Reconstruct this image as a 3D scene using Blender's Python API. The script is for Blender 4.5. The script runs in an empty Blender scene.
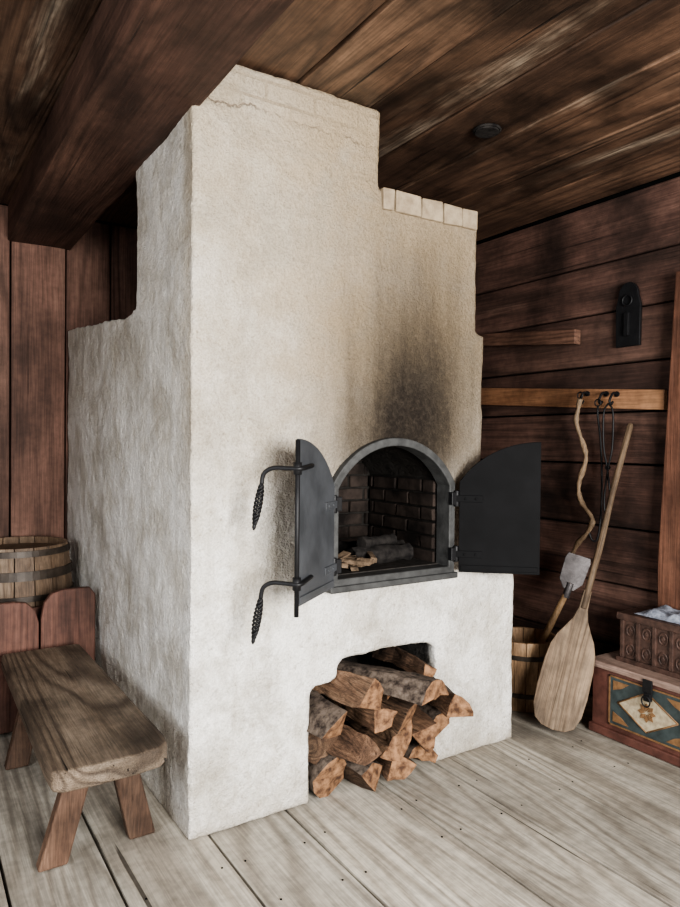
import bpy, bmesh, math, random
from mathutils import Vector, Matrix, noise
random.seed(7)
D=bpy.data
def link(o):
    bpy.context.scene.collection.objects.link(o); return o

# ---------------- materials ----------------
class NT:
    def __init__(s,name):
        s.m=D.materials.new(name); s.m.use_nodes=True
        s.n=s.m.node_tree.nodes; s.l=s.m.node_tree.links
        s.b=s.n['Principled BSDF']
    def new(s,t,**k):
        n=s.n.new(t)
        for a,v in k.items(): setattr(n,a,v)
        return n
    def con(s,a,b): s.l.new(a,b)
    def math(s,op,a,b=None,c=None,clamp=False):
        n=s.n.new('ShaderNodeMath'); n.operation=op; n.use_clamp=clamp
        for i,v in enumerate((a,b,c)):
            if v is None: continue
            if isinstance(v,(int,float)): n.inputs[i].default_value=v
            else: s.con(v,n.inputs[i])
        return n.outputs[0]
    def mix(s,f,a,b,bt='MIX'):
        n=s.n.new('ShaderNodeMix'); n.data_type='RGBA'; n.blend_type=bt
        for i,v in ((0,f),(6,a),(7,b)):
            if isinstance(v,(int,float)): n.inputs[i].default_value=v
            elif isinstance(v,tuple): n.inputs[i].default_value=(v[0],v[1],v[2],1)
            else: s.con(v,n.inputs[i])
        return n.outputs[2]
    def grey(s,v):
        n=s.n.new('ShaderNodeCombineColor')
        for i in range(3): s.con(v,n.inputs[i])
        return n.outputs[0]
    def noise(s,vec,scale,detail=4,rough=.55,dist=0,w=None):
        n=s.n.new('ShaderNodeTexNoise')
        if w is not None:
            n.noise_dimensions='4D'; s.con(w,n.inputs['W'])
        n.inputs['Scale'].default_value=scale; n.inputs['Detail'].default_value=detail
        n.inputs['Roughness'].default_value=rough; n.inputs['Distortion'].default_value=dist
        s.con(vec,n.inputs['Vector']); return n.outputs['Fac']
    def ramp(s,f,stops):
        n=s.n.new('ShaderNodeValToRGB'); e=n.color_ramp.elements
        while len(e)<len(stops): e.new(.5)
        for i,(p,c) in enumerate(stops):
            e[i].position=p; e[i].color=(c[0],c[1],c[2],1)
        s.con(f,n.inputs[0]); return n.outputs[0]
    def maprange(s,v,a,b,c=0,d=1,smooth=True):
        n=s.n.new('ShaderNodeMapRange')
        if smooth: n.interpolation_type='SMOOTHSTEP'
        for i,x in enumerate((a,b,c,d)): n.inputs[i+1].default_value=x
        s.con(v,n.inputs[0]); return n.outputs[0]
    def scalevec(s,vec,sc):
        n=s.n.new('ShaderNodeMapping'); n.inputs['Scale'].default_value=sc
        s.con(vec,n.inputs['Vector']); return n.outputs[0]
    def bump(s,h,strength,dist=.01):
        n=s.n.new('ShaderNodeBump'); n.inputs['Strength'].default_value=strength
        n.inputs['Distance'].default_value=dist; s.con(h,n.inputs['Height'])
        s.con(n.outputs[0],s.b.inputs['Normal'])

def wood(name,dark,mid,light,axis,rough=.7,freq=70,lines=.6,bump=.5,scale=1.0,var=.5,patch=None,patchpos=(.55,.75),blotch=.5,streak=.5,spec=.3,cracks=.5):
    t=NT(name); tc=t.new('ShaderNodeTexCoord').outputs['Object']
    at=t.new('ShaderNodeAttribute',attribute_name='rnd').outputs['Fac']
    w=t.math('MULTIPLY',at,37.0)
    def sv(k):
        g=[scale]*3; g['XYZ'.index(axis)]=k*scale
        return t.scalevec(tc,tuple(g))
    v1=sv(.16); v2=sv(.035)
    # growth rings: broad smooth field pushed through a sine gives cathedral grain
    nA=t.noise(sv(.12),2.2,1.0,.4,.15,w)
    ring=t.math('SINE',t.math('MULTIPLY',nA,freq*2.2))
    ring=t.math('MULTIPLY_ADD',ring,.5,.5)
    ring=t.math('POWER',ring,2.6)
    nB=t.noise(v2,110,3,.55,0,w)
    nC=t.noise(v1,2.4,6,.65,.3,w)
    nD=t.noise(tc,2.3,5,.6,.1)
    nE=t.noise(tc,26,4,.6)
    col=t.ramp(nC,[(.3,dark),(.5,mid),(.72,light)])
    rl=t.math('MULTIPLY',t.math('MULTIPLY',ring,lines),t.maprange(nC,.3,.7,.6,1.0))
    col=t.mix(rl,col,dark)
    col=t.mix(streak,col,t.grey(t.maprange(nB,.36,.64,.5,1.25)),'MULTIPLY')
    nK=t.noise(sv(.02),26,3,.5,0,w)
    ck=t.maprange(nK,.31,.34,cracks,0)
    col=t.mix(ck,col,tuple(x*.25 for x in dark))
    if patch:
        nP=t.noise(v1,1.9,6,.65,.9,t.math('ADD',w,5.0))
        pm=t.math('MULTIPLY',t.maprange(nP,patchpos[0],patchpos[1]),t.maprange(nB,.4,.55,.3,1))
        col=t.mix(pm,col,patch)
    col=t.mix(1,col,t.grey(t.maprange(nD,.28,.62,1-blotch,1.12)),'MULTIPLY')
    col=t.mix(.6,col,t.grey(t.maprange(nE,.3,.65,.75,1.12)),'MULTIPLY')
    col=t.mix(1,col,t.grey(t.math('MULTIPLY_ADD',at,var,1-var*.5)),'MULTIPLY')
    t.con(col,t.b.inputs['Base Color']); t.b.inputs['Roughness'].default_value=rough
    t.b.inputs['Specular IOR Level'].default_value=spec
    h=t.math('SUBTRACT',nB,t.math('MULTIPLY',ring,.4))
    h=t.math('ADD',h,t.math('MULTIPLY',nD,1.5)); h=t.math('SUBTRACT',h,ck)
    t.bump(h,bump,.006)
    return t.m

def plain(name,col,rough=.5,metal=0,var=.3,sc=12,bump=.2,col2=None,spec=.4):
    t=NT(name); tc=t.new('ShaderNodeTexCoord').outputs['Object']
    n=t.noise(tc,sc,5,.6)
    c2=col2 or tuple(x*(1-var) for x in col)
    c=t.ramp(n,[(.35,c2),(.65,col)])
    t.con(c,t.b.inputs['Base Color']); t.b.inputs['Roughness'].default_value=rough
    t.b.inputs['Metallic'].default_value=metal; t.b.inputs['Specular IOR Level'].default_value=spec
    t.bump(t.noise(tc,sc*6,4),bump,.003)
    return t.m

def plaster():
    t=NT('lime_plaster'); pos=t.new('ShaderNodeNewGeometry').outputs['Position']
    sx=t.new('ShaderNodeSeparateXYZ'); t.con(pos,sx.inputs[0]); X,Y,Z=sx.outputs
    n1=t.noise(pos,1.5,6,.62,.3); n2=t.noise(pos,6,6,.65); n3=t.noise(pos,48,5,.62); n4=t.noise(pos,120,3,.6); n5=t.noise(pos,2.6,5,.7,.6)
    white=t.mix(t.maprange(n2,.32,.62),(.60,.565,.50),(.83,.81,.765))
    hz=t.maprange(Z,.6,2.0)
    st=t.math('MULTIPLY',hz,t.maprange(n1,.22,.54,.58,1.0))
    front=t.maprange(Y,2.44,2.60,1,.40)
    st=t.math('MULTIPLY',st,front)
    st=t.math('MULTIPLY',st,t.maprange(X,.95,1.6,.78,1.0))
    col=t.mix(t.math('MULTIPLY',st,.95),white,(.315,.245,.155))
    g=t.math('MULTIPLY',t.maprange(n5,.45,.68),.6)
    col=t.mix(g,col,(.31,.275,.22))
    ns=t.noise(t.scalevec(pos,(1,1,.12)),9,5,.6)
    col=t.mix(t.math('MULTIPLY',t.maprange(ns,.49,.73),.33),col,(.31,.26,.195))
    low=t.maprange(t.math('ADD',Z,t.math('MULTIPLY',n2,.2)),.05,.30,.5,0)
    col=t.mix(low,col,(.36,.31,.24))
    # irregular mortar joint under the ceiling
    j=t.math('ABSOLUTE',t.math('SUBTRACT',Z,t.math('ADD',t.math('MULTIPLY_ADD',n2,.10,2.74),t.math('MULTIPLY',n3,.03))))
    jm=t.math('MULTIPLY',t.maprange(j,.0,.010,.7,0),t.maprange(n5,.40,.52,.2,1))
    col=t.mix(jm,col,(.14,.10,.07))
    # brick size joints showing through the thin render above it
    br=t.new('ShaderNodeTexBrick'); cb=t.new('ShaderNodeCombineXYZ'); t.con(X,cb.inputs[0]); t.con(Z,cb.inputs[1]); t.con(cb.outputs[0],br.inputs['Vector'])
    br.inputs['Scale'].default_value=1; br.inputs['Brick Width'].default_value=.22; br.inputs['Row Height'].default_value=.075; br.inputs['Mortar Size'].default_value=.006
    bm_=t.math('MULTIPLY',br.outputs['Fac'],t.math('MULTIPLY',t.maprange(Z,2.77,2.83),t.maprange(Y,2.45,2.5,1,0)))
    bm_=t.math('MULTIPLY',bm_,t.maprange(n2,.4,.6,.25,.9))
    col=t.mix(t.math('MULTIPLY',bm_,.6),col,(.22,.17,.11))
    def ell(cx_,cz_,sxx,szz,lean,nk):
        xo=t.math('DIVIDE',t.math('SUBTRACT',X,t.math('MULTIPLY_ADD',t.math('SUBTRACT',Z,1.5),lean,cx_)),sxx)
        zo=t.math('DIVIDE',t.math('SUBTRACT',Z,cz_),szz)
        d=t.math('SQRT',t.math('ADD',t.math('MULTIPLY',xo,xo),t.math('MULTIPLY',zo,zo)))
        d=t.math('ADD',d,t.math('MULTIPLY',t.math('SUBTRACT',n1,.5),nk))
        return t.math('ADD',d,t.math('MULTIPLY',t.math('SUBTRACT',ns,.5),.4))
    fm=t.math('MULTIPLY',t.maprange(Y,2.5,2.62,1,0),t.maprange(Z,1.1,1.5,.1,1))
    s=t.math('MULTIPLY',t.maprange(ell(1.97,1.6,.85,1.85,.08,.45),.1,1.0,.80,0),fm)
    col=t.mix(s,col,(.14,.105,.068))
    s=t.math('MULTIPLY',t.maprange(ell(1.93,1.48,.62,1.12,.17,.4),.1,1.0,1.0,0),fm)
    s=t.math('MULTIPLY',s,t.maprange(n3,.3,.62,.90,1.0))
    col=t.mix(s,col,(.020,.016,.013))
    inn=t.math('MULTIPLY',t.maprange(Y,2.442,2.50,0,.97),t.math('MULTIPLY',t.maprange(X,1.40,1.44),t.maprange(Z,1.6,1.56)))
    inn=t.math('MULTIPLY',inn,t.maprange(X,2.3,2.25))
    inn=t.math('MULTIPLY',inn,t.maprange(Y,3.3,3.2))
    sp=t.math('MULTIPLY',t.maprange(n3,.29,.39,.42,0),t.math('SUBTRACT',1.0,s))
    col=t.mix(sp,col,(.22,.18,.135))
    col=t.mix(1,col,t.grey(t.maprange(n4,.3,.7,.84,1.10)),'MULTIPLY')
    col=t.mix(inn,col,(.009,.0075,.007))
    t.con(col,t.b.inputs['Base Color']); t.b.inputs['Roughness'].default_value=.95
    t.b.inputs['Specular IOR Level'].default_value=.10
    h=t.math('ADD',t.math('MULTIPLY',n3,1.2),t.math('MULTIPLY',n4,.5)); h=t.math('ADD',h,t.math('MULTIPLY',n2,1.2))
    h=t.math('SUBTRACT',h,t.math('MULTIPLY',jm,.6)); h=t.math('SUBTRACT',h,t.math('MULTIPLY',bm_,.5))
    t.bump(h,.8,.017)
    return t.m

M={}
M['plaster']=plaster()
M['floor']=wood('floor_wood',(.20,.17,.135),(.41,.375,.315),(.56,.525,.455),'Y',.7,60,.75,.5,1,.32,blotch=.28,streak=.42,cracks=.9)
M['ceil']=wood('ceiling_wood',(.020,.012,.009),(.105,.060,.038),(.21,.132,.086),'Y',.5,60,.65,.5,1,.75,patch=(.42,.34,.255),patchpos=(.55,.70),blotch=.75,streak=.5,spec=.45,cracks=.9)
M['beam']=wood('beam_wood',(.018,.010,.007),(.065,.034,.024),(.13,.072,.05),'Y',.65,40,.5,.9,1,.3,blotch=.5,streak=.5)
M['wallY']=wood('log_wall_wood',(.020,.012,.009),(.088,.047,.036),(.17,.098,.073),'Y',.75,50,.55,.7,1,.8,patch=(.25,.165,.125),patchpos=(.6,.8),blotch=.7,streak=.5)
M['wallZ']=wood('plank_wall_wood',(.045,.024,.018),(.145,.078,.057),(.23,.135,.10),'Z',.75,50,.6,.6,1,.4,blotch=.4,streak=.5)
M['wallX']=wood('front_wall_wood',(.03,.014,.010),(.085,.036,.024),(.16,.07,.045),'X')
M['rail']=wood('rail_wood',(.12,.055,.028),(.25,.13,.07),(.35,.20,.11),'Y',.6,50,.5,.4,1,.2,blotch=.4)
M['jamb']=wood('jamb_wood',(.05,.022,.014),(.13,.06,.038),(.19,.095,.06),'Z',.6,50,.5,.5,1,.2,blotch=.35)
M['bench']=wood('bench_wood',(.055,.038,.027),(.19,.143,.102),(.34,.275,.21),'Y',.65,60,.85,1.0,1.6,.3,blotch=.55,streak=.55,cracks=.95)
M['benchleg']=wood('bench_leg_wood',(.05,.026,.017),(.15,.09,.06),(.27,.18,.125),'Z',.65,50,.6,.8,1.3,.3,blotch=.5,streak=.5)
M['redwood']=wood('red_plank_wood',(.032,.015,.011),(.10,.047,.034),(.20,.105,.077),'Z',.65,50,.5,.6,1.3,.4,blotch=.5)
M['ledge']=wood('ledge_wood',(.05,.026,.018),(.13,.07,.048),(.24,.14,.095),'Y',.65,50,.5,.6,1.3,.4,blotch=.5)
M['barrel']=wood('barrel_wood',(.08,.048,.03),(.19,.13,.085),(.30,.225,.16),'Z',.6,40,.5,.5,1.5,.5,blotch=.4)
M['bucket']=wood('bucket_wood',(.11,.06,.03),(.30,.19,.11),(.45,.31,.19),'Z',.6,40,.5,.5,1.5,.4,blotch=.3)
M['peel']=wood('peel_wood',(.075,.048,.030),(.165,.115,.073),(.27,.20,.135),'Z',.65,60,.6,.6,1.8,.2,blotch=.6,streak=.45)
M['pole']=wood('pole_wood',(.12,.07,.035),(.28,.18,.095),(.42,.30,.18),'Z',.6,30,.4,.5,2.5,.3,blotch=.5)
M['stick']=wood('stick_wood',(.08,.05,.03),(.21,.145,.09),(.34,.25,.165),'Z',.6,30,.4,.5,2.5,.3,blotch=.5)
M['split']=wood('split_firewood',(.055,.031,.020),(.18,.105,.064),(.36,.235,.15),'Y',.85,50,.6,1.4,3.5,1.3,blotch=.7,streak=.8)
M['endgrain']=plain('firewood_end_grain',(.30,.165,.088),.85,0,.5,30,1.0,(.060,.032,.020),spec=.2)
M['bark']=plain('firewood_bark',(.14,.11,.088),.95,0,.6,34,1.0,(.022,.016,.013),spec=.2)
M['char']=plain('charred_wood',(.028,.025,.023),.9,0,.7,30,1.0,(.008,.007,.007),spec=.15)
M['iron']=plain('black_iron',(.010,.010,.011),.5,.1,.4,20,.15,spec=.3)
M['doorshaded']=plain('shaded_door_iron',(.0055,.0055,.006),.7,0,.4,8,.15,spec=.1)  # door iron again, shade on the right leaf painted in as near black
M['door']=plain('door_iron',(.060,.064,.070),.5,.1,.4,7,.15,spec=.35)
M['frame']=plain('frame_iron',(.062,.063,.062),.6,.1,.5,18,.5,spec=.3)
M['hoop']=plain('barrel_hoop',(.055,.042,.032),.5,.3,.5,14,.3)
M['brick']=plain('sooty_fire_brick',(.042,.032,.027),.95,0,.6,7,.8,(.008,.0065,.006),spec=.1)
M['mortar']=plain('sooty_mortar',(.022,.020,.018),.95,0,.5,20,.5,spec=.1)
M['whitebrick']=plain('painted_brick',(.34,.275,.19),.95,0,.35,20,1.0,(.22,.17,.115),spec=.2)
M['ash']=plain('oven_ash',(.045,.040,.036),.95,0,.6,30,.6,spec=.1)
M['kindling']=plain('kindling_wood',(.17,.12,.08),.9,0,.5,30,.4,(.045,.032,.022),spec=.2)
M['chestred']=plain('chest_red_paint',(.12,.05,.038),.5,0,.5,14,.3)
M['chestlid']=wood('chest_lid_wood',(.12,.075,.06),(.27,.19,.155),(.38,.30,.25),'Y',.5,30,.3,.3,1.3,.2)
M['chestblue']=plain('chest_blue_paint',(.045,.06,.06),.5,0,.5,18,.2)
M['cream']=plain('cream_paint',(.42,.36,.25),.55,0,.35,40,.2,(.26,.21,.14))
M['ochre']=plain('ochre_paint',(.22,.12,.055),.55,0,.5,30,.2)
M['carved']=plain('carved_box_wood',(.075,.042,.032),.5,0,.6,26,.6)
M['cloth']=plain('white_cloth',(.36,.39,.46),.9,0,.5,40,.8,(.14,.155,.19))
M['rust']=plain('rusty_iron',(.12,.11,.11),.5,.6,.5,14,.4)
M['black']=plain('dark_outside',(.006,.006,.006),.9,spec=.05)

# ---------------- geometry helpers ----------------
def mk(name,bm,mats,parent=None,bevel=0,smooth=False,seg=2):
    me=D.meshes.new(name); bmesh.ops.recalc_face_normals(bm,faces=bm.faces[:])
    bm.to_mesh(me); bm.free()
    if not isinstance(mats,(list,tuple)): mats=[mats]
    for m in mats: me.materials.append(m)
    o=link(D.objects.new(name,me))
    if smooth:
        for p in me.polygons: p.use_smooth=True
    if bevel:
        b=o.modifiers.new('bevel','BEVEL'); b.width=bevel; b.segments=seg; b.limit_method='ANGLE'; b.angle_limit=.6
    if parent: o.parent=parent
    return o
def BM():
    bm=bmesh.new(); bm.faces.layers.float.new('rnd'); return bm
def setr(bm,faces,r=None,mi=0):
    L=bm.faces.layers.float['rnd']; r=random.random() if r is None else r
    for f in faces: f[L]=r; f.material_index=mi
def box(bm,x0,x1,y0,y1,z0,z1,r=None,mi=0,mat=None,jit=0):
    vs=[bm.verts.new((x,y,z)) for x in(x0,x1) for y in(y0,y1) for z in(z0,z1)]
    if jit:
        for v in vs: v.co+=Vector([random.uniform(-jit,jit) for _ in range(3)])
    if mat is not None:
        for v in vs: v.co=mat@v.co
    q=[(0,1,3,2),(4,6,7,5),(0,4,5,1),(2,3,7,6),(0,2,6,4),(1,5,7,3)]
    fs=[bm.faces.new([vs[i] for i in a]) for a in q]
    setr(bm,fs,r,mi); return vs
def prism(bm,pts,d0,d1,mat=None,r=None,mi=0,plane='XZ'):
    def P(a,b,d):
        v=Vector((a,d,b)) if plane=='XZ' else (Vector((a,b,d)) if plane=='XY' else Vector((d,a,b)))
        return mat@v if mat is not None else v
    A=[bm.verts.new(P(a,b,d0)) for a,b in pts]; B=[bm.verts.new(P(a,b,d1)) for a,b in pts]
    n=len(pts); fs=[bm.faces.new(A),bm.faces.new(B[::-1])]
    for i in range(n): fs.append(bm.faces.new([A[i],A[(i+1)%n],B[(i+1)%n],B[i]]))
    setr(bm,fs,r,mi); return A+B
def tube(bm,pts,rad,seg=10,r=None,mi=0,cap=True,closed=False):
    pts=[Vector(p) for p in pts]; n=len(pts)
    if not isinstance(rad,(list,tuple)): rad=[rad]*n
    rings=[]; up=None
    for i,p in enumerate(pts):
        if closed: t=pts[(i+1)%n]-pts[i-1]
        else: t=pts[min(i+1,n-1)]-pts[max(i-1,0)]
        t.normalize()
        if up is None:
            up=t.orthogonal().normalized()
        up=(up-t*up.dot(t)).normalized(); s=t.cross(up)
        rings.append([bm.verts.new(p+(up*math.cos(a)+s*math.sin(a))*rad[i]) for a in [2*math.pi*k/seg for k in range(seg)]])
    fs=[]
    for i in range(n if closed else n-1):
        a,b=rings[i],rings[(i+1)%n]
        for k in range(seg): fs.append(bm.faces.new([a[k],a[(k+1)%seg],b[(k+1)%seg],b[k]]))
    for f in fs: f.smooth=True
    if cap and not closed: fs+= [bm.faces.new(rings[0][::-1]),bm.faces.new(rings[-1])]
    setr(bm,fs,r,mi)
def cyl(bm,c,r,axis,l,seg=16,mi=0):
    c=Vector(c); a=Vector(axis).normalized()*l/2
    tube(bm,[c-a,c+a],r,seg,mi=mi)
def smoothpath(pts,n=6):
    pts=[Vector(p) for p in pts]; out=[]
    for i in range(len(pts)-1):
        p0=pts[max(i-1,0)];p1=pts[i];p2=pts[i+1];p3=pts[min(i+2,len(pts)-1)]
        for k in range(n):
            t=k/n
            out.append(.5*((2*p1)+(p2-p0)*t+(2*p0-5*p1+4*p2-p3)*t*t+(3*p1-p0-3*p2+p3)*t**3))
    out.append(pts[-1]); return out
def empty(name):
    e=D.objects.new(name,None); e.empty_display_size=.1; return link(e)

CEIL=2.96
XL,XR,YF,YB=-1.6,3.5,-2.0,4.7
# ---------------- room shell ----------------
bm=BM(); edges=[-1.6,-1.2,-.82,-.4,-.05,.3,.62,.995,1.33,1.79,2.12,2.47,2.86,3.2,3.5]
for a,b in zip(edges,edges[1:]): box(bm,a+.0055,b-.0055,YF,YB,-.05,random.uniform(-.006,.0))
box(bm,XL-.1,XR+.12,YF-.1,YB+.1,-.12,-.051,r=0,mi=1)
for a,b in zip(edges,edges[1:]):
    for y in (.9,1.95,2.2,3.3):
        for x in(a+.05,b-.05): cyl(bm,(x+random.uniform(-.01,.01),y+random.uniform(-.02,.02),-.0005),.0045,(0,0,1),.003,8,mi=1)
mk('floor',bm,[M['floor'],M['black']],bevel=.004)
bm=BM(); edges=[-1.6,-1.25,-.9,-.5,-.12,.25,.6,.98,1.36,1.72,2.08,2.42,2.80,3.15,3.5]
for a,b in zip(edges,edges[1:]): box(bm,a+.006,b-.006,YF,YB,CEIL+random.uniform(0,.014),CEIL+.05)
box(bm,XL-.12,XR+.12,YF-.12,YB+.1,CEIL+.051,CEIL+.1,r=0,mi=1)
mk('ceiling',bm,[M['ceil'],M['black']],bevel=.006)
bm=BM(); N=60; BZ=2.742; sect=[(.56,CEIL),(.56,BZ+.025),(.563,BZ+.006),(.58,BZ),(.80,BZ),(.928,BZ+.003),(.936,BZ+.015),(.938,CEIL)]
rings=[]
for i in range(N+1):
    y=YF+(YB-YF)*i/N
    rings.append([bm.verts.new((x+(.008*noise.noise(Vector((9,y*2.5,z*3))) if z<CEIL-.01 else 0),y,z+(.010*noise.noise(Vector((x*3+9,y*2.2,5))) if z<CEIL-.01 else 0))) for x,z in sect])
for i in range(N):
    for k in range(len(sect)):
        bm.faces.new([rings[i][k],rings[i][(k+1)%8],rings[i+1][(k+1)%8],rings[i+1][k]])
bm.faces.new(rings[0]); bm.faces.new(rings[-1][::-1]); setr(bm,bm.faces,.6)
mk('ceiling_beam',bm,M['beam'])
# back wall vertical planks
bm=BM(); e=[-1.6,-1.25,-.9,-.55,-.2,.2,.577,.903,1.19,1.5,1.85,2.2,2.55,2.9,3.2,3.5]
for a,b in zip(e,e[1:]): box(bm,a+.005,b-.005,YB+random.uniform(-.012,.006),YB+.05,0,CEIL)
box(bm,XL-.1,XR+.1,YB+.051,YB+.1,-.05,CEIL+.08,r=0,mi=1)
mk('wall_back',bm,[M['wallZ'],M['black']],bevel=.006)
# right wall horizontal boards
bm=BM(); z=0; hs=[.34,.36,.33,.37,.30,.28,.31,.30,.41]
for h in hs:
    z1=min(z+h,CEIL); box(bm,XR+random.uniform(-.012,.012),XR+.06,YF,YB,z+.005,z1-.005); z=z1
    if z>=CEIL: break
box(bm,XR+.061,XR+.12,YF-.1,YB+.1,-.05,CEIL+.08,r=0,mi=1)
mk('wall_right',bm,[M['wallY'],M['black']],bevel=.010)
def wall_with_hole(name,axis,pos,a0,a1,w0,w1,s0,s1,mat):
    bm=BM()
    def bx(u0,u1,z0,z1):
        if axis=='Y': box(bm,u0,u1,pos-.12,pos,z0,z1)
        else: box(bm,pos-.12,pos,u0,u1,z0,z1)
    bx(a0,w0,0,CEIL+.05); bx(w1,a1,0,CEIL+.05); bx(w0,w1,0,s0); bx(w0,w1,s1,CEIL+.05)
    mk(name,bm,mat)
WX0,WX1=.0,2.0
wall_with_hole('wall_front','Y',YF,XL,XR,WX0,WX1,.8,2.4,M['wallX'])
wall_with_hole('wall_left','X',XL,YF,YB,.2,2.0,.9,2.3,M['wallY'])
def window(name,axis,pos,w0,w1,s0,s1):
    bm=BM()
    def bx(u0,u1,z0,z1):
        if axis=='Y': box(bm,u0,u1,pos-.09,pos-.04,z0,z1)
        else: box(bm,pos-.09,pos-.04,u0,u1,z0,z1)
    t=.04
    bx(w0,w0+t,s0,s1);bx(w1-t,w1,s0,s1);bx(w0+t,w1-t,s0,s0+t);bx(w0+t,w1-t,s1-t,s1)
    for k in (1,2):
        u=w0+(w1-w0)*k/3; bx(u-.012,u+.012,s0+t,s1-t)
    z=(s0+s1)/2; bx(w0+t,w1-t,z-.012,z+.012)
    mk(name,bm,M['redwood'])
window('window_1','Y',YF,WX0,WX1,.8,2.4)
window('added_fill_window','X',XL,.2,2.0,.9,2.3)  # added out of view, only frames the side fill lamp

# ---------------- masonry oven ----------------
oven=empty('masonry_oven')
FY=2.428
cx,hw,R,cz=1.853,.344,.387,1.143
def arch(off=0,n=20,zb=.895):
    h=hw-off; r=R-off; pts=[(cx-h,zb+off),]
    a0=math.atan2(math.sqrt(r*r-h*h),-h); a1=math.atan2(math.sqrt(r*r-h*h),h)
    for i in range(n+1):
        a=a0+(a1-a0)*i/n; pts.append((cx+r*math.cos(a),cz+r*math.sin(a)))
    pts.append((cx+h,zb+off)); return pts
XO=.912; TOP=CEIL-.001
outer=[(XO,0),(1.436,0),(1.432,.25),(1.436,.46),(1.45,.48),(1.53,.485),(1.56,.50),(1.57,.56),(1.60,.585),(1.80,.59),(1.99,.585),(2.08,.57),(2.115,.55),(2.12,.42),(2.10,.39),(2.10,.37),(2.11,.2),(2.12,0),
 (2.64,0),(2.64,.83),(2.63,.86),(2.40,.87),(2.40,2.03),(2.353,2.045),(2.353,2.615),(1.764,2.62),(1.764,TOP),(XO,TOP)]
hole=arch(.02)
cu=D.curves.new('tmp','CURVE'); cu.dimensions='2D'; cu.fill_mode='BOTH'; cu.extrude=(3.165-FY)/2
for pl in (outer,hole):
    s=cu.splines.new('POLY'); s.points.add(len(pl)-1)
    for p,(a,b) in zip(s.points,pl): p.co=(a,b,0,1)
    s.use_cyclic_u=True
co=link(D.objects.new('tmp',cu)); bpy.context.view_layer.update()
tm=D.meshes.new_from_object(co.evaluated_get(bpy.context.evaluated_depsgraph_get()))
D.objects.remove(co)
bm=BM(); bm.from_mesh(tm)
for v in bm.verts:
    x,y,z=v.co; v.co=(x,z+(FY+3.165)/2,y)
bmesh.ops.remove_doubles(bm,verts=bm.verts[:],dist=.0005)
bmesh.ops.recalc_face_normals(bm,faces=bm.faces[:])
bm2=BM()
prism(bm2,[(3.08,0),(4.66,0),(4.66,2.22),(4.2,2.18),(3.3,2.10),(3.14,2.12),(3.08,2.14)],XO,2.393,plane='YZ')
bmesh.ops.recalc_face_normals(bm2,faces=bm2.faces[:])
t2=D.meshes.new('t2'); bm2.to_mesh(t2); bm2.free(); bm.from_mesh(t2)
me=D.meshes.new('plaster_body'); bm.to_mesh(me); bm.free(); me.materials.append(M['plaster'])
body=link(D.objects.new('plaster_body',me)); body.parent=oven
rm=body.modifiers.new('remesh','REMESH'); rm.mode='VOXEL'; rm.voxel_size=.012; rm.use_smooth_shade=True
for nm,sc,st in (('undulation',.35,.02),('lumps',.05,.007)):
    tx=D.textures.new(nm,'CLOUDS'); tx.noise_scale=sc; tx.noise_depth=2
    dm=body.modifiers.new(nm,'DISPLACE'); dm.texture=tx; dm.strength=st; dm.mid_level=.5; dm.texture_coords='LOCAL'
# brick course
bm=BM(); x=1.772
for w in (.07,.15,.13,.12,.098):
    box(bm,x+.003,x+w-.003,FY-.016,FY+.1,2.535,2.628,jit=.003); x+=w
mk('brick_course',bm,M['whitebrick'],oven,bevel=.006)
# arch frame
bm=BM(); O=arch(0,24); I=arch(.036,24)
n=len(O); Y0,Y1=FY-.035,FY+.06
V=[[bm.verts.new((a,y,b)) for a,b in L] for L,y in((O,Y0),(O,Y1),(I,Y1),(I,Y0))]
for k in range(4):
    A,B=V[k],V[(k+1)%4]
    for i in range(n): bm.faces.new([A[i],A[(i+1)%n],B[(i+1)%n],B[i]])
setr(bm,bm.faces,.5)
mk('arch_frame',bm,M['frame'],oven,bevel=.005)
bm=BM(); box(bm,cx-hw-.01,cx+hw+.01,FY-.05,FY+.03,.875,.903); mk('iron_sill',bm,M['frame'],oven,bevel=.006)
# brick lining
bm=BM()
def brickrow(u0,u1,z,off,fn):
    L=.20; u=u0-off
    while u<u1:
        a,b=max(u,u0),min(u+L-.012,u1)
        if b-a>.02: fn(a,b,z)
        u+=L
box(bm,1.52,2.19,3.05,3.078,.90,1.50,r=.5,mi=1)
box(bm,2.165,2.182,2.5,3.05,.90,1.36,r=.5,mi=1)
for k in range(9):
    z=.93+k*.068
    brickrow(1.53,2.15,z,(k%2)*.1,lambda a,b,z:box(bm,a,b,3.03+random.uniform(0,.012),3.06,z,z+.058,jit=.003))
    if z<1.3: brickrow(2.5,3.03,z,(k%2)*.1,lambda a,b,z:box(bm,2.145+random.uniform(0,.01),2.175,a,b,z,z+.058,jit=.003))
mk('brick_lining',bm,[M['brick'],M['mortar']],oven,bevel=.005)
bm=BM(); box(bm,1.52,2.17,2.47,3.05,.90,.935); mk('hearth_floor',bm,M['ash'],oven)
bm=BM()
for i in range(14):
    c=Vector((1.68+random.uniform(-.10,.18),2.60+random.uniform(-.08,.10),.948+i*.003)); a=random.uniform(-1.1,1.1)
    Mx=Matrix.Translation(c)@Matrix.Rotation(a,4,'Z')@Matrix.Rotation(random.uniform(-.12,.12),4,'X')
    box(bm,-.018,.018,-.10,.10,-.01,.012,mat=Mx,jit=.006)
mk('kindling',bm,M['kindling'],oven,bevel=.002)
bm=BM()
for c,a,l,r in (((1.93,2.62,.975),1.2,.34,1.1),((2.02,2.74,.98),.9,.24,1),((1.94,2.66,1.03),1.45,.24,.8),((1.86,2.85,.98),.4,.25,1)):
    d=Vector((math.cos(a-1.2),math.sin(a-1.2),0)); c=Vector(c)
    pts=[c+d*l*(k/8-.5) for k in range(9)]
    tube(bm,pts,[r*random.uniform(.03,.045) for _ in pts],7)
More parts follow.
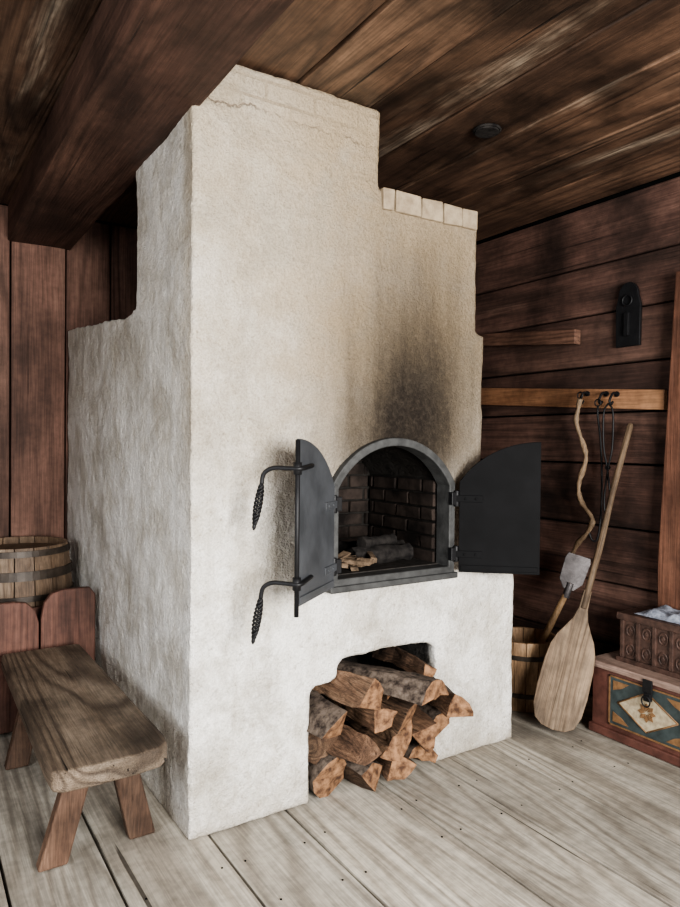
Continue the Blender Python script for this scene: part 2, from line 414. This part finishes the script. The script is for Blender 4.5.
mk('charred_logs',bm,M['char'],oven,bevel=.004)
# doors
def leaf(name,hinge,dirx,diry,left):
    L=.38; Wd=Vector((dirx,diry,0)).normalized(); Nn=Vector((-Wd.y,Wd.x,0))
    Mx=Matrix((( Wd.x,Nn.x,0,hinge[0]),(Wd.y,Nn.y,0,hinge[1]),(0,0,1,0),(0,0,0,1)))
    bm=BM(); pts=[(.012,.905),(L,.905)]
    prof=[]
    for i in range(13):
        s=L-(L-.012)*i/12; x=-hw+s*hw/L; prof.append((s,cz+math.sqrt(max(R*R-x*x,0))-.012))
    prism(bm,pts+prof,-.006,.006,Mx)
    box(bm,.02,L-.01,-.011,.011,.915,.94,mat=Mx)
    for zc in (.99,1.25):
        box(bm,-.01,.12,-.012,.012,zc-.016,zc+.016,mat=Mx)
        for s in(.04,.09): cyl(bm,Mx@Vector((s,0,zc)),.007,Nn,.032,8)
    mk(name,bm,M['door'] if left else M['doorshaded'],oven,bevel=.0025)
    bm=BM()
    for zc in (.99,1.25):
        cyl(bm,(hinge[0],hinge[1],zc),.012,(0,0,1),.075,12)
        sx=-1 if not left else 1
        box(bm,min(hinge[0],hinge[0]+sx*.035),max(hinge[0],hinge[0]+sx*.035),hinge[1]-.008,FY-.03,zc-.03,zc+.03)
    mk(name+'_hinges',bm,M['iron'],oven,bevel=.003)
    return Mx,L,Wd,Nn
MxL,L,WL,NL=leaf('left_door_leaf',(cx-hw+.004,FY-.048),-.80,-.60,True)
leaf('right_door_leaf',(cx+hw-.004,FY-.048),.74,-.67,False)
outn=NL if NL.dot(Vector((-1,1,0)))>0 else -NL
edge=MxL@Vector((L,0,0))
bm=BM()
tube(bm,[edge+Vector((0,0,.87)),edge+Vector((0,0,1.20)),edge+Vector((0,0,1.515))],.009,10)
for zc in(1.41,.99):
    p0=edge-WL*.11+Vector((0,0,zc+.008))-outn*.012
    p1=edge-WL*.0+Vector((0,0,zc))-outn*.016
    p2=edge+outn*.03+WL*.01+Vector((0,0,zc)); p3=edge+outn*.09+WL*.015+Vector((0,0,zc)); p4=edge+outn*.125+WL*.02+Vector((0,0,zc-.02)); p5=edge+outn*.135+WL*.02+Vector((0,0,zc-.06))
    tube(bm,smoothpath([p0,p1,p2,p3,p4,p5],5),.0085,8)
    gtop=p5; gl=.15
    gd=(outn*.16+WL*.05+Vector((0,0,-1))).normalized()
    sidea=WL; sideb=gd.cross(sidea).normalized()
    for k in range(4):
        pts=[]
        for i in range(41):
            t=i/40; a=t*math.pi*5+k*math.pi/2; rad=.004+.009*math.sin(math.pi*t)**.7
            pts.append(gtop+gd*gl*t+(sidea*math.cos(a)+sideb*math.sin(a))*rad)
        tube(bm,pts,.0048,6)
    e=gtop+gd*gl
    tube(bm,[e-gd*.005,e+gd*.012,e+gd*.022],[.008,.008,.003],8)
    cyl(bm,edge+Vector((0,0,zc)),.016,(0,0,1),.045,12)
mk('door_latch_handles',bm,M['iron'],oven)
# ---------------- firewood ----------------
bm=BM()
def log(X,Z,r,yend,length,kind,rot,yaw=0,pitch=0):
    if kind=='round': cs=[(math.cos(a)*r*random.uniform(.92,1.06),math.sin(a)*r*random.uniform(.92,1.06),1) for a in [2*math.pi*k/12 for k in range(12)]]
    elif kind=='half':
        cs=[(math.cos(a)*r*random.uniform(.93,1.07),math.sin(a)*r*.85*random.uniform(.93,1.07)-r*.35,1) for a in [math.pi*k/6 for k in range(7)]]
        cs+= [(-r*.35,-r*.25,0),(0,-r*.42,0),(r*.4,-r*.27,0)]
    else:
        aa=random.uniform(1.2,1.75)
        cs=[(0,-r*.75,0)]+[(math.cos(a)*r*1.25,math.sin(a)*r*1.25-r*.75,1) for a in [math.pi/2-aa/2+aa*k/4 for k in range(5)]]
        p,q=cs[-1],cs[0]; cs.append(((p[0]+q[0])/2-r*.08,(p[1]+q[1])/2+r*.05,0))
    Mx=Matrix.Translation((X,yend,Z))@Matrix.Rotation(yaw,4,'Z')@Matrix.Rotation(pitch,4,'X')@Matrix.Rotation(rot,4,'Y')
    n=len(cs); st=8; rings=[]
    sk=random.uniform(-.4,.4); sk2=random.uniform(-.4,.4); o=random.uniform(0,99)
    for i in range(st+1):
        t=i/st; row=[]
        for j,(a,b,_) in enumerate(cs):
            w=1+.18*noise.noise(Vector((a*8+o,t*2.5,b*8)))
            y=t*length+((a*sk+b*sk2)+random.uniform(-.010,.010) if i in(0,st) else 0)
            row.append(bm.verts.new(Mx@Vector((a*w+random.uniform(-.006,.006)+.016*math.sin(t*3+o),y,b*w+random.uniform(-.006,.006)))))
        rings.append(row)
    r0=random.random()
    for i in range(st):
        for k in range(n):
            f=bm.faces.new([rings[i][k],rings[i][(k+1)%n],rings[i+1][(k+1)%n],rings[i+1][k]])
            bark=cs[k][2]==1 and cs[(k+1)%n][2]==1
            setr(bm,[f],r0,0 if bark else 1); f.smooth=bark
    for ring,off in((rings[0],-.006),(rings[-1],.006)):
        c=sum((v.co for v in ring),Vector())/n; cv=bm.verts.new(c+Vector((0,off,0)))
        setr(bm,[bm.faces.new([ring[k],ring[(k+1)%n],cv]) for k in range(n)],r0,2 if random.random()<.75 else 1)
P=math.pi
for a in [(1.52,.095,.09,2.41,.5,'round',0,.05,0),(1.69,.08,.095,2.35,.5,'wedge',.1,.15),(1.85,.085,.095,2.33,.5,'wedge',P*.9,-.16),(2.01,.09,.09,2.37,.5,'half',.4,.05),
 (1.51,.225,.08,2.43,.5,'round',-.3,.03),(1.645,.225,.10,2.28,.5,'wedge',P,.24),(1.80,.205,.10,2.30,.5,'half',2.5,-.20),(1.94,.22,.09,2.27,.5,'wedge',P*.55,-.25),(2.05,.25,.075,2.30,.5,'half',-1.0,-.05),
 (1.515,.345,.10,2.33,.5,'wedge',-.75,.14),(1.695,.345,.085,2.28,.5,'wedge',2.4,-.14),(1.86,.335,.09,2.29,.5,'wedge',P*.8,.16),(2.03,.365,.085,2.18,.5,'wedge',.9,-.26),
 (1.63,.465,.10,2.25,.5,'wedge',1.1,.20),(1.87,.475,.10,2.15,.5,'half',.1,.42),(2.00,.47,.065,2.34,.42,'wedge',2.8,-.05),(1.76,.44,.05,2.33,.4,'wedge',.5,.1)]:
    log(*a)
mk('firewood_stack',bm,[M['bark'],M['split'],M['endgrain']],bevel=.003)

# ---------------- bench ----------------
bench=empty('wooden_bench')
bm=BM()
pts=[(.43,2.275),(.55,2.268),(.68,2.272),(.755,2.285),(.79,2.32),(.80,2.38),(.795,2.8),(.79,3.2),(.785,3.68),(.77,3.70),(.43,3.70),(.415,3.68),(.41,3.2),(.405,2.8),(.40,2.40),(.405,2.30)]
prism(bm,pts,.378,.45,plane='XY')
mk('seat',bm,M['bench'],bench,bevel=.014,seg=3)
for i,(xb,xt,y) in enumerate([(.45,.55,2.55),(.775,.68,2.58),(.45,.54,3.42),(.775,.68,3.42)]):
    bm=BM(); vs=box(bm,-.05,.05,-.028,.028,0,.385)
    for v in vs:
        t=v.co.z/.385; v.co.x=v.co.x*(1-.1*t)+xb+(xt-xb)*t; v.co.y+=y+(-.03*t if y<3 else .03*t)
    mk('leg_%d'%(i+1),bm,M['benchleg'],bench,bevel=.008)
# ---------------- shaped-board box behind bench ----------------
wb=empty('wooden_storage_box')
bm=BM()
def panel(x0,x1,h,cr):
    a=[(x0,.02),(x1,.02)]
    if cr=='R': a+=[(x1,h-.12),(x1-.02,h-.05),(x1-.06,h-.01),(x1-.12,h),(x0,h)]
    else: a+=[(x1,h-.04),(x1-.03,h),(x0+.10,h),(x0+.05,h-.015),(x0+.015,h-.06),(x0,h-.14)]
    prism(bm,a,3.78,3.82)
panel(.12,.603,.68,'R'); panel(.612,.885,.72,'L')
mk('front_boards',bm,M['redwood'],wb,bevel=.008)
bm=BM(); box(bm,.12,.15,3.82,3.97,.02,.6);box(bm,.855,.885,3.82,3.97,.02,.6);box(bm,.12,.885,3.97,4.0,.02,.6);box(bm,.15,.855,3.82,3.97,.02,.05)
for x in(.15,.82): box(bm,x,x+.05,3.80,3.98,0,.02)
mk('carcass',bm,M['redwood'],wb,bevel=.005)
# ---------------- staved vessels ----------------
def vessel(name,c,rb,rm,rt,h,ns,mat,hoops,lid=None,thick=.02):
    e=empty(name); bm=BM(); K=8
    for s in range(ns):
        a0=2*P*(s+.03)/ns; a1=2*P*(s+.97)/ns
        ga=[]
        for k in range(K+1):
            t=k/K; r=rb*(1-t)*(1-2*t)+4*rm*t*(1-t)+rt*t*(2*t-1)
            row=[]
            for a,rr in((a0,r),(a1,r),(a1,r-thick),(a0,r-thick)):
                row.append(bm.verts.new((c[0]+rr*math.cos(a),c[1]+rr*math.sin(a),h*t)))
            ga.append(row)
        fs=[bm.faces.new(ga[0][::-1]),bm.faces.new(ga[-1])]
        for k in range(K):
            for j in range(4): fs.append(bm.faces.new([ga[k][j],ga[k][(j+1)%4],ga[k+1][(j+1)%4],ga[k+1][j]]))
        setr(bm,fs)
    mk('staves',bm,mat,e)
    bm=BM()
    for (z0,z1) in hoops:
        prof=[]
        for z in(z0,z1):
            t=z/h; prof.append((rb*(1-t)*(1-2*t)+4*rm*t*(1-t)+rt*t*(2*t-1),z))
        N=48; rings=[]
        for i in range(N):
            a=2*P*i/N; ca,sa=math.cos(a),math.sin(a)
            rings.append([bm.verts.new((c[0]+(r+o)*ca,c[1]+(r+o)*sa,z)) for r,z,o in((prof[0][0],z0,-.002),(prof[0][0],z0,.006),(prof[1][0],z1,.006),(prof[1][0],z1,-.002))])
        for i in range(N):
            A,B=rings[i],rings[(i+1)%N]
            for j in range(4): bm.faces.new([A[j],B[j],B[(j+1)%4],A[(j+1)%4]])
    setr(bm,bm.faces,.5); mk('hoops',bm,M['hoop'],e)
    bm=BM()
    z=lid if lid else .03
    rr=rt-thick if lid else rb-thick*.9
    N=40; A=[(rr*math.cos(2*P*i/N)+c[0],rr*math.sin(2*P*i/N)+c[1]) for i in range(N)]
    prism(bm,A,z-.02,z,plane='XY'); mk('head' if lid else 'bottom',bm,mat,e)
    return e
vessel('wooden_barrel',(.57,4.33),.25,.305,.275,.91,18,M['barrel'],[(.862,.895),(.735,.785),(.62,.65),(.15,.19),(.03,.07)],lid=.87)
vessel('wooden_bucket',(3.05,2.72),.14,.165,.185,.40,16,M['bucket'],[(.30,.325),(.08,.105)])

# ---------------- tools at the right wall ----------------
def frame_from(p,a,w):
    a=a.normalized(); w=(w-a*w.dot(a)).normalized(); n=w.cross(a)
    return Matrix(((w.x,n.x,a.x,p.x),(w.y,n.y,a.y,p.y),(w.z,n.z,a.z,p.z),(0,0,0,1)))
pb=Vector((2.82,2.325,.04)); pt=Vector((3.445,2.325,1.63)); LEN=(pt-pb).length
Mp=frame_from(pb,pt-pb,Vector((.75,-.66,0)))
bm=BM(); half=[(.0,0),(.06,.008),(.10,.035),(.124,.10),(.130,.20),(.126,.34),(.116,.42),(.095,.48),(.066,.53),(.040,.58),(.024,.64),(.020,.74)]
pts=half+[(-a,b) for a,b in half[:0:-1]]
prism(bm,pts,-.009,.009)
tube(bm,[(0,0,.64),(0.004,0,1.0),(-.003,0,1.3),(0,0,LEN-.02),(0,0,LEN)],[.019,.018,.017,.018,.012],10)
peel=mk('oven_peel',bm,M['peel'],bevel=.004); peel.matrix_world=Mp
bm=BM()
sp=smoothpath([(3.36,2.60,1.78),(3.36,2.612,1.72),(3.36,2.625,1.64),(3.36,2.57,1.50),(3.36,2.555,1.42),(3.36,2.60,1.28),(3.36,2.585,1.18),(3.36,2.505,1.08),(3.35,2.53,1.0),(3.35,2.60,.92),(3.34,2.66,.78)],5)
tube(bm,sp,[.014+.003*math.sin(i*.9)+.002*math.sin(i*2.3) for i in range(len(sp))],8,mi=0)
tube(bm,[(3.372,2.61+.018*math.cos(t),1.80+.02*math.sin(t)) for t in [2*P*i/14 for i in range(14)]],.004,6,mi=1,closed=True)
mk('crooked_oven_rake',bm,[M['stick'],M['iron']])
sh=empty('ash_shovel'); a=Vector((3.06,2.775,.06)); b=Vector((3.29,2.59,.70))
bm=BM(); tube(bm,[a,a.lerp(b,.5),b],[.018,.02,.016],10); s=mk('handle',bm,M['pole'],sh)
bm=BM(); Ms=frame_from(b-(b-a).normalized()*.04,(b-a)+Vector((0,0,.3)),Vector((.8,-.6,0)))
pts=[(-.03,0),(.03,0),(.07,.05),(.075,.18),(.065,.21),(-.065,.21),(-.075,.18),(-.07,.05)]
prism(bm,pts,-.004,.004,Ms); tube(bm,[Ms@Vector((0,0,-.05)),Ms@Vector((0,0,.04))],.021,10)
mk('blade',bm,M['rust'],sh,bevel=.002)
rail=empty('peg_rail')
bm=BM(); A=[(3.55,1.79),(2.135,1.70),(2.135,1.81),(3.55,1.91)]
prism(bm,A,3.455,3.487,plane='YZ'); mk('board',bm,M['rail'],rail,bevel=.004)
bm=BM()
def hook(y,z):
    tube(bm,smoothpath([(3.456,y,z),(3.42,y,z+.005),(3.395,y,z-.02),(3.385,y,z-.045),(3.40,y,z-.06),(3.415,y,z-.045)],5),.007,8)
    cyl(bm,(3.452,y,z),.016,(1,0,0),.01,12)
for y in(2.62,2.49,2.42): hook(y,1.80+(y-2.4)*.07)
mk('iron_hooks',bm,M['iron'],rail)
bm=BM(); 
tube(bm,smoothpath([(3.378,2.49,1.735),(3.39,2.50,1.68),(3.41,2.49,1.5),(3.41,2.48,1.2),(3.41,2.50,.98),(3.40,2.53,.95),(3.39,2.55,1.0)],6),.006,8)
tube(bm,[(3.375,2.49+.02*math.cos(t),1.752+.02*math.sin(t)) for t in [2*P*i/14 for i in range(14)]],.004,6,closed=True)
mk('fire_hook',bm,M['iron'])
bm=BM()
for s in(-1,1):
    tube(bm,smoothpath([(3.375,2.42,1.745),(3.376,2.42+s*.03,1.69),(3.377,2.42+s*.028,1.5),(3.377,2.42+s*.004,1.38),(3.377,2.42-s*.02,1.2),(3.377,2.42-s*.005,1.08)],6),.0055,8)
cyl(bm,(3.377,2.42,1.38),.012,(1,0,0),.02,10)
mk('fire_tongs',bm,M['iron'])
bm=BM(); prism(bm,[(3.55,2.205),(2.70,2.12),(2.70,2.21),(3.55,2.29)],3.43,3.487,plane='YZ'); mk('wall_ledge',bm,M['ledge'],bevel=.005)
bm=BM(); c=2.37
pts=[(c-.075,2.07),(c+.075,2.07),(c+.078,2.30)]+[(c+.062*math.cos(a),2.36+.075*math.sin(a)) for a in [P*k/10 for k in range(11)]]+[(c-.078,2.30)]
prism(bm,pts,3.468,3.487,plane='YZ')
tube(bm,[(3.46,c+.03*math.cos(t),2.33+.03*math.sin(t)) for t in [2*P*i/16 for i in range(16)]],.006,6,closed=True)
box(bm,3.45,3.475,c-.015,c+.015,2.13,2.26)
mk('iron_door_plate',bm,M['iron'],bevel=.003)
bm=BM(); prism(bm,[(1.92,0),(2.12,0),(2.13,.9),(2.055,2.42),(1.92,2.42)],3.41,3.487,plane='YZ'); mk('trim_1',bm,M['jamb'],bevel=.006)
# ---------------- painted chest ----------------
ch=empty('painted_chest'); fx=3.08
bm=BM(); box(bm,fx,3.46,1.18,2.28,.03,.345,r=.5); mk('carcass',bm,M['chestred'],ch,bevel=.004)
bm=BM(); box(bm,fx-.02,3.47,1.16,2.30,.345,.38,r=.5); mk('lid',bm,M['chestlid'],ch,bevel=.006)
bm=BM(); box(bm,fx-.018,3.46,1.17,2.29,0,.045,r=.5); mk('plinth',bm,M['chestred'],ch,bevel=.006)
bm=BM(); bc=BM(); bo=BM()
for c in(1.96,1.49):
    box(bm,fx-.006,fx+.002,c-.215,c+.215,.07,.325,r=.5)
    prism(bc,[(c-.16,.197),(c,.295),(c+.16,.197),(c,.10)],fx-.010,fx-.005,plane='YZ')
    for k in range(8):
        a=2*P*k/8; u=Vector((math.cos(a),math.sin(a)))
        w=Vector((-u.y,u.x))*.012; o=Vector((c,.197))
        q=[o+u*.008,o+u*.03+w,o+u*.048,o+u*.03-w]
        prism(bo,[(v.x,v.y) for v in q],fx-.0135,fx-.0095,plane='YZ')
    for (y0,y1,z0,z1) in((c-.215,c+.215,.07,.078),(c-.215,c+.215,.317,.325),(c-.215,c-.207,.07,.325),(c+.207,c+.215,.07,.325)):
        box(bo,fx-.009,fx-.004,y0,y1,z0,z1)
    for sy in(-1,1):
        for sz in(-1,1):
            prism(bo,[(c+sy*.19,.197+sz*.105),(c+sy*.10,.197+sz*.105),(c+sy*.14,.197+sz*.075),(c+sy*.19,.197+sz*.055)],fx-.009,fx-.004,plane='YZ')
    for i in range(4):
        p=[(c-.16,.197),(c,.295),(c+.16,.197),(c,.10)]; a_,b_=p[i],p[(i+1)%4]
        tube(bo,[(fx-.010,a_[0],a_[1]),(fx-.010,b_[0],b_[1])],.004,6)
mk('panels',bm,M['chestblue'],ch); mk('diamonds',bc,M['cream'],ch); mk('ornament',bo,M['ochre'],ch)
bm=BM(); yk=1.95
box(bm,fx-.028,fx-.018,yk-.025,yk+.025,.30,.365); box(bm,fx-.03,fx-.008,yk-.018,yk+.018,.26,.30)
tube(bm,[(fx-.036,yk+.022*math.cos(t),.262+.026*math.sin(t)) for t in [2*P*i/16 for i in range(16)]],.0045,6,closed=True)
mk('hasp',bm,M['iron'],ch,bevel=.003)
cb=empty('carved_wooden_box')
bm=BM(); box(bm,3.17,3.43,1.70,2.18,.385,.60,r=.5); box(bm,3.155,3.44,1.685,2.195,.38,.405,r=.5); box(bm,3.155,3.44,1.685,2.195,.60,.635,r=.5)
for y in [1.715+.09*i for i in range(6)]:
    box(bm,3.158,3.175,y-.010,y+.010,.405,.60)
for y in [1.76+.09*i for i in range(5)]:
    for z in(.45,.55): 
        tube(bm,[(3.169,y+.022*math.cos(t),z+.03*math.sin(t)) for t in [2*P*i/16 for i in range(16)]],.005,6,closed=True)
        prism(bm,[(y-.012,z),(y,z+.016),(y+.012,z),(y,z-.016)],3.162,3.172,plane='YZ')
for x in(3.20,3.30,3.40): box(bm,x-.012,x+.012,2.175,2.190,.405,.60)
mk('box_body',bm,M['carved'],cb,bevel=.003)
bm=BM(); N=22; g=[]
for i in range(N+1):
    row=[]
    for j in range(N+1):
        x=3.19+.21*i/N; y=1.72+.40*j/N; e=min(i,N-i,j,N-j)/N
        z=.637+.025*min(1,e*6)+.025*noise.noise(Vector((x*18,y*18,3)))*min(1,e*8)
        row.append(bm.verts.new((x,y,max(z,.637))))
    g.append(row)
for i in range(N):
    for j in range(N):
        f=bm.faces.new([g[i][j],g[i+1][j],g[i+1][j+1],g[i][j+1]]); f.smooth=True
mk('folded_cloth',bm,M['cloth'],cb)
bm=BM(); px,py=2.28,2.30; cyl(bm,(px,py,CEIL-.004),.055,(0,0,1),.02,24); 
tube(bm,[(px+.06*math.cos(t),py+.06*math.sin(t),CEIL-.003) for t in [2*P*i/24 for i in range(24)]],.006,6,closed=True)
mk('ceiling_vent_plug',bm,M['char'])

# ---------------- lights ----------------
def area(name,loc,target,sx,sy,e,col):
    l=D.lights.new(name,'AREA'); l.shape='RECTANGLE'; l.size=sx; l.size_y=sy; l.energy=e; l.color=col
    o=link(D.objects.new(name,l)); o.location=loc
    o.rotation_euler=(Vector(target)-Vector(loc)).to_track_quat('-Z','Y').to_euler()
area('window_daylight_front',(1.0,-2.2,1.6),(1.6,2,1.1),2.0,1.6,640,(1,.98,.95))
area('added_side_fill',(-1.8,1.1,1.6),(2,1.3,1.2),1.8,1.4,105,(.96,.98,1))  # added fill lamp to brighten the oven's left face and the bench
w=D.worlds.new('world'); bpy.context.scene.world=w; w.use_nodes=True
bg=w.node_tree.nodes['Background']; bg.inputs[0].default_value=(.75,.85,1,1); bg.inputs[1].default_value=1.0
try: bpy.context.scene.view_settings.look='AgX - Medium High Contrast'
except Exception as ex: print(ex)
# ---------------- camera ----------------
F=Vector((.543,.840,0)).normalized(); Rr=Vector((F.y,-F.x,0)); Z=Vector((0,0,1))
pitch=math.radians(.8); roll=math.radians(.55)
f=(F*math.cos(pitch)-Z*math.sin(pitch)); u=(Z*math.cos(pitch)+F*math.sin(pitch))
u2=u*math.cos(roll)-Rr*math.sin(roll); r2=f.cross(u2)
cam=D.cameras.new('camera'); co=link(D.objects.new('camera',cam))
co.matrix_world=Matrix(((r2.x,u2.x,-f.x,0),(r2.y,u2.y,-f.y,0),(r2.z,u2.z,-f.z,1.5),(0,0,0,1)))
cam.sensor_fit='VERTICAL'; cam.sensor_height=36; cam.lens=27; cam.clip_start=.02
bpy.context.scene.camera=co
